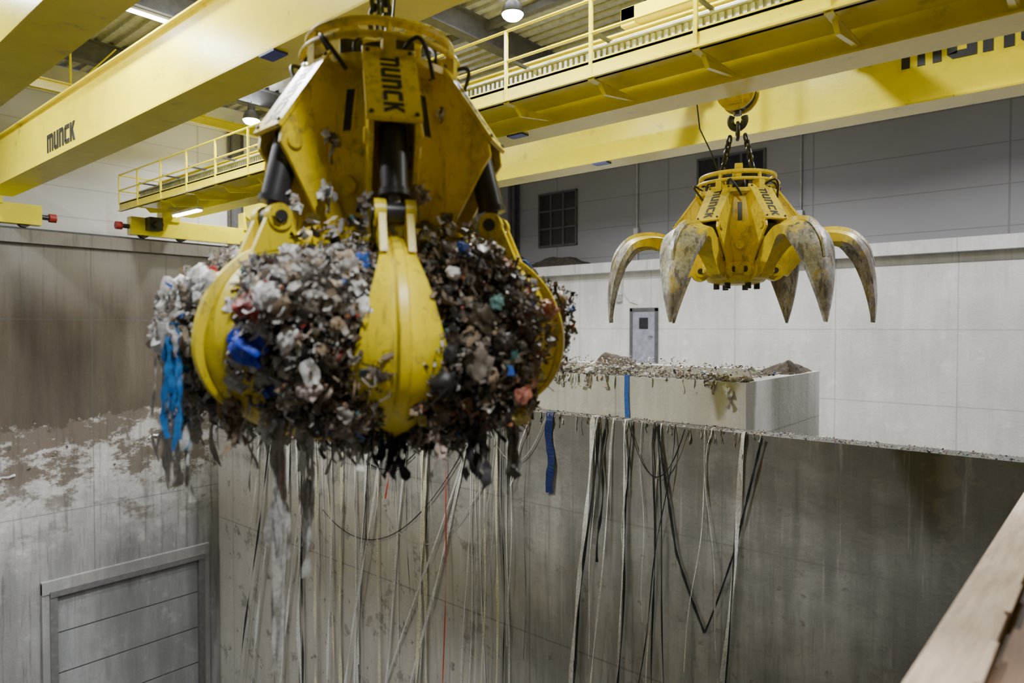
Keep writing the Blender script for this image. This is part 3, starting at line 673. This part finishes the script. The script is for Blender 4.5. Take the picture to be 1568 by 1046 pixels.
for i in range(4600):
    x=U(-13,HX-.02); y=U(HY+.02,15.2)if R()<.3 else U(HY+.02,HY+.45); zz=-.94+ (0.20*noise.noise(Vector((x*1.3,y,1)))+.07)*R() + (.16 if x<-7.0 else .03)*R()
    c=Vector((x,y,zz)); s=.02+.07*R()**2; col=pick(1.8 if x<-7 else 1.0)
    if R()<.6: flake(hb,c,s,Vector((0,0,1)),col)
    else: chunk(hb,c,s,col)
for i in range(170):
    x=U(-12,-6.6) if i<130 else U(-6.6,HX-.2); bag(hb,Vector((x,HY+U(.0,.5),-.92+(.14 if i<130 else .03)*R())),U(.04,.13)*(1 if i<130 else .5),pick(2.0,NEU),Vector((0,0,1)))
for i in range(80): hang(hb,Vector((U(-11,HX-.1) if i%2 else U(-11,-7),HY-.01,-.93)),U(.06,.34),U(.02,.09),pick(1.8,NEU),.03,5)
ribbon(hb,[(-6.77,HY+.2,-.9),(-6.75,HY-.01,-.92),(-6.75,HY-.02,-1.3),(-6.73,HY-.02,-1.75)],.10,(.03,.15,.6))
bag(hb,Vector((-4.75,HY-.04,-1.1)),.11,(.84,.83,.81),Vector((0,-1,0))); hang(hb,Vector((-4.73,HY-.03,-1.1)),.30,.10,(.82,.81,.79),.05,6); bag(hb,Vector((-4.9,HY+.15,-.88)),.12,(.84,.83,.81),Vector((0,0,1)))
hb.build('waste_heap',[SCR,SOIL],smooth=False)
db=MB()
for i in range(3000):
    x=U(XL+.2,-.7); y=YD+.45*R()**1.5; c=Vector((x,y,-1.725+.02*R())); s=.012+.035*R()**2
    chunk(db,c,s,pick(.1)) if R()<.8 else flake(db,c,s,Vector((0,0,1)),pick(.3))
for i in range(110): hang(db,Vector((U(-20,-4),YD-.01,-1.72)),U(.04,.35),U(.01,.04),pick(.6,NEU),.02,5)
db.build('wall_top_debris',[SCR],smooth=False)
mb=MB(); mound(mb,-20.6,-16.2,YF-.2,YF+1.1,ZL,.6,26,10,3); mb.build('dirt_heap',[SCR,CORE])
# --- hanging straps on the divider face
sb=MB(); W=(.92,.91,.90);Yl=(.86,.83,.62);K=(.02,.02,.022);G=(.55,.54,.52);RD=(.6,.10,.05)
def strap(x0,x1,L,w,col,y=.05,tw=.6):
    pts=[(x0,YD+.25,-1.70),(x0,YD-.0,-1.70),(x0,YD-.03,-1.80)]; n=24;ph=U(0,6)
    for i in range(1,n+1):
        t=i/n; pts.append((x0+(x1-x0)*t+.05*math.sin(ph+t*9)*(1-t*.5),YD-.04-y*t-.02*math.sin(ph+t*7),-1.8-L*t))
    ribbon(sb,pts,w,col,(0,1,0),tw)
strap(-8.22,-8.18,1.5,.18,(.012,.025,.13),.01,.12)
for a in [(-7.2,-7.9,9.6,.085,W),(-7.05,-7.75,7.0,.05,K),(-6.9,-7.0,2.6,.05,K),(-6.75,-7.5,9.8,.035,W),(-6.45,-6.5,3.0,.03,G),(-6.35,-6.6,6.5,.04,K),(-5.9,-5.85,6.8,.035,K),(-4.3,-5.0,9.8,.08,W),(-4.25,-4.9,8.8,.025,K),(-5.5,-6.2,5,.02,K),(-6.5,-6.6,8.8,.04,W),
          (-11.1,-11.1,9.6,.035,RD),(-13.0,-13.1,2.4,.05,RD),(-9.6,-9.5,8.5,.06,Yl),(-9.9,-9.9,6,.04,Yl),(-10.2,-13.2,9.5,.07,W),(-10.1,-14.4,9.6,.05,W),(-11.7,-12.3,9.5,.10,Yl),(-11.9,-12.1,9,.07,W),(-12.4,-13.6,9.5,.06,W),(-12.0,-11.7,9.6,.08,Yl),
          (-15.1,-15.2,9.6,.09,Yl),(-15.5,-15.6,9.8,.07,W),(-16.3,-16.2,9.7,.09,Yl),(-16.4,-18.2,9.2,.07,W),(-17.6,-17.9,9.5,.10,W),(-18.3,-20.3,9.2,.06,K),(-17.0,-16.9,9.5,.06,K),(-18.8,-19.1,5.5,.04,G),(-14.5,-14.3,9.5,.05,W),(-14.0,-14.6,9.5,.08,W),(-13.6,-13.5,9.0,.05,Yl),(-17.9,-19.8,9.5,.08,W),(-19.0,-19.6,4.2,.06,W),(-13.2,-15.2,9.6,.07,W),(-16.9,-17.3,9.6,.10,W),(-15.9,-15.3,9.6,.05,Yl),(-17.3,-17.0,9.6,.06,W)]:
    strap(*a[:5],y=U(.02,.25))
for i in range(46):
    x=U(-19,-9) if i%3 else U(-19,-4.5); strap(x,x+U(-.8,.5),U(1,9),U(.008,.028),random.choice([W,G,K,W,W]),U(0,.1))
def sag(p,q,d,w,col):
    pts=[]
    for i in range(21):
        t=i/20; pts.append((p[0]+(q[0]-p[0])*t,YD-.05,p[1]+(q[1]-p[1])*t-d*(1-(2*t-1)**2)))
    ribbon(sb,pts,w,col,(0,1,0),.3)
sag((-5.82,-1.75),(-5.45,-3.9),0.0,.05,K);sag((-5.45,-3.9),(-4.92,-5.15),0.05,.05,K);sag((-4.92,-5.15),(-4.4,-3.6),.05,.03,K);sag((-4.4,-3.6),(-3.98,-1.76),0,.04,K)
sag((-6.4,-1.75),(-5.3,-1.75),.9,.02,K);sag((-15.5,-2.2),(-12.2,-3.0),.9,.03,K);sag((-16,-5.0),(-10.5,-2.6),1.4,.025,K);sag((-18.5,-3.0),(-15.5,-2.4),.3,.10,W);sag((-10,-1.8),(-8.3,-1.8),1.0,.015,G);sag((-13.5,-4.5),(-9.9,-3.2),1.2,.02,G)
sb.build('hanging_straps',[attrmat('strap_plastic',.35)],smooth=False)
lb=MB()
for i in range(16):
    y=U(3,10); z=-3.8+U(-.8,.8); flake(lb,Vector((XL+.03,y,z)),U(.05,.13),Vector((1,0,0)),pick(.3),2,.12)
for y0,z0,L in [(4.3,-4.2,.9),(8.6,-3.4,.8),(3.6,-4.5,.8)]:
    ribbon(lb,[(XL+.06,y0+L*t/6,z0+.25*t/6+.04*math.sin(t*2)) for t in range(7)],.06,W,(1,0,0),.3)
lb.build('wall_debris',[SCR],smooth=False)

# ---------------------------------------------------------------- lamps
def area(parent,loc,power,size,size_y=None,col=(.98,.99,1.0),rot=(0,0,0),shape='DISK',spread=180):
    l=bpy.data.lights.new('light','AREA'); l.energy=power; l.color=col; l.shape=shape; l.size=size
    if size_y: l.size_y=size_y
    l.spread=math.radians(spread)
    o=bpy.data.objects.new('light',l); sc.collection.objects.link(o); o.location=loc; o.rotation_euler=rot
    if parent: o.parent=parent
def highbay(x,y,z,power):
    e=empty('high_bay_lamp',(x,y,z)); g=MB()
    g.lathe([(.26,0),(.27,.02),(.22,.20),(.12,.30),(.10,.5),(.02,.55)],0,28); g.cyl((0,0,.55),(0,0,ZC-z-.02),.012,0,8); g.lathe([(.06,-.13),(.16,-.11),(.22,-.06),(.25,-.003),(.02,-.003)],1,28)
    g.build('housing',[STB,BULB],e)
    area(e,(0,0,-.16),power,.45,spread=150)
    area(e,(0,0,.62),power*.12,.9,rot=(math.pi,0,0))
PW=760
for x,y,z,k in [(-10.4,12.2,7.25,1),(-20.8,11.4,6.65,.55),(-10.5,-.5,7.0,1),(-16.5,1.0,7.0,1),(-5.0,7.2,7.0,1.2),(-16.8,17,7.0,.9),(-9,18.5,7.0,.9),(-1.5,18.5,7.0,.9),(2.5,11.5,7.0,.9),(-11.0,3.6,6.9,1.6),(1,1,7.0,1),(-19,-4,7.0,.8),(-15,7.3,7.0,1)]:
    highbay(x,y,z,PW*k)
def batten(x,y,z,ln,power,yaw=0):
    e=empty('fluorescent_lamp',(x,y,z),yaw); g=MB()
    g.box((-ln/2,-.09,.03),(ln/2,.09,.10),0); g.cyl((-ln/2+.03,-.045,0),(ln/2-.03,-.045,0),.02,1,10);g.cyl((-ln/2+.03,.045,0),(ln/2-.03,.045,0),.02,1,10)
    for s in(-1,1): g.cyl((s*ln*.4,0,.1),(s*ln*.4,0,ZC-z if z>5 else .3),.01,0,6)
    g.build('fitting',[WHT,TUBE],e); area(e,(0,0,-.04),power,ln,.15,shape='RECTANGLE')
batten(-16.6,6.4,7.1,1.5,120,math.pi/2); batten(-19.2,8.6,3.13,1.6,60,0)

w=bpy.data.worlds.new('World'); sc.world=w; w.use_nodes=True
w.node_tree.nodes['Background'].inputs[0].default_value=(.8,.85,1,1); w.node_tree.nodes['Background'].inputs[1].default_value=.3

# ---------------------------------------------------------------- camera
cam=bpy.data.cameras.new('camera'); cam.lens=24; cam.sensor_width=36; co=bpy.data.objects.new('camera',cam); sc.collection.objects.link(co)
co.location=(0,0,0); co.rotation_euler=(math.radians(90-1.26),0,math.radians(40.5)); sc.camera=co
cam.dof.use_dof=True; cam.dof.focus_distance=12.0; cam.dof.aperture_fstop=.65; cam.clip_start=.05
for o in sc.objects:
    if o.parent is None: o.location.z+=OFF
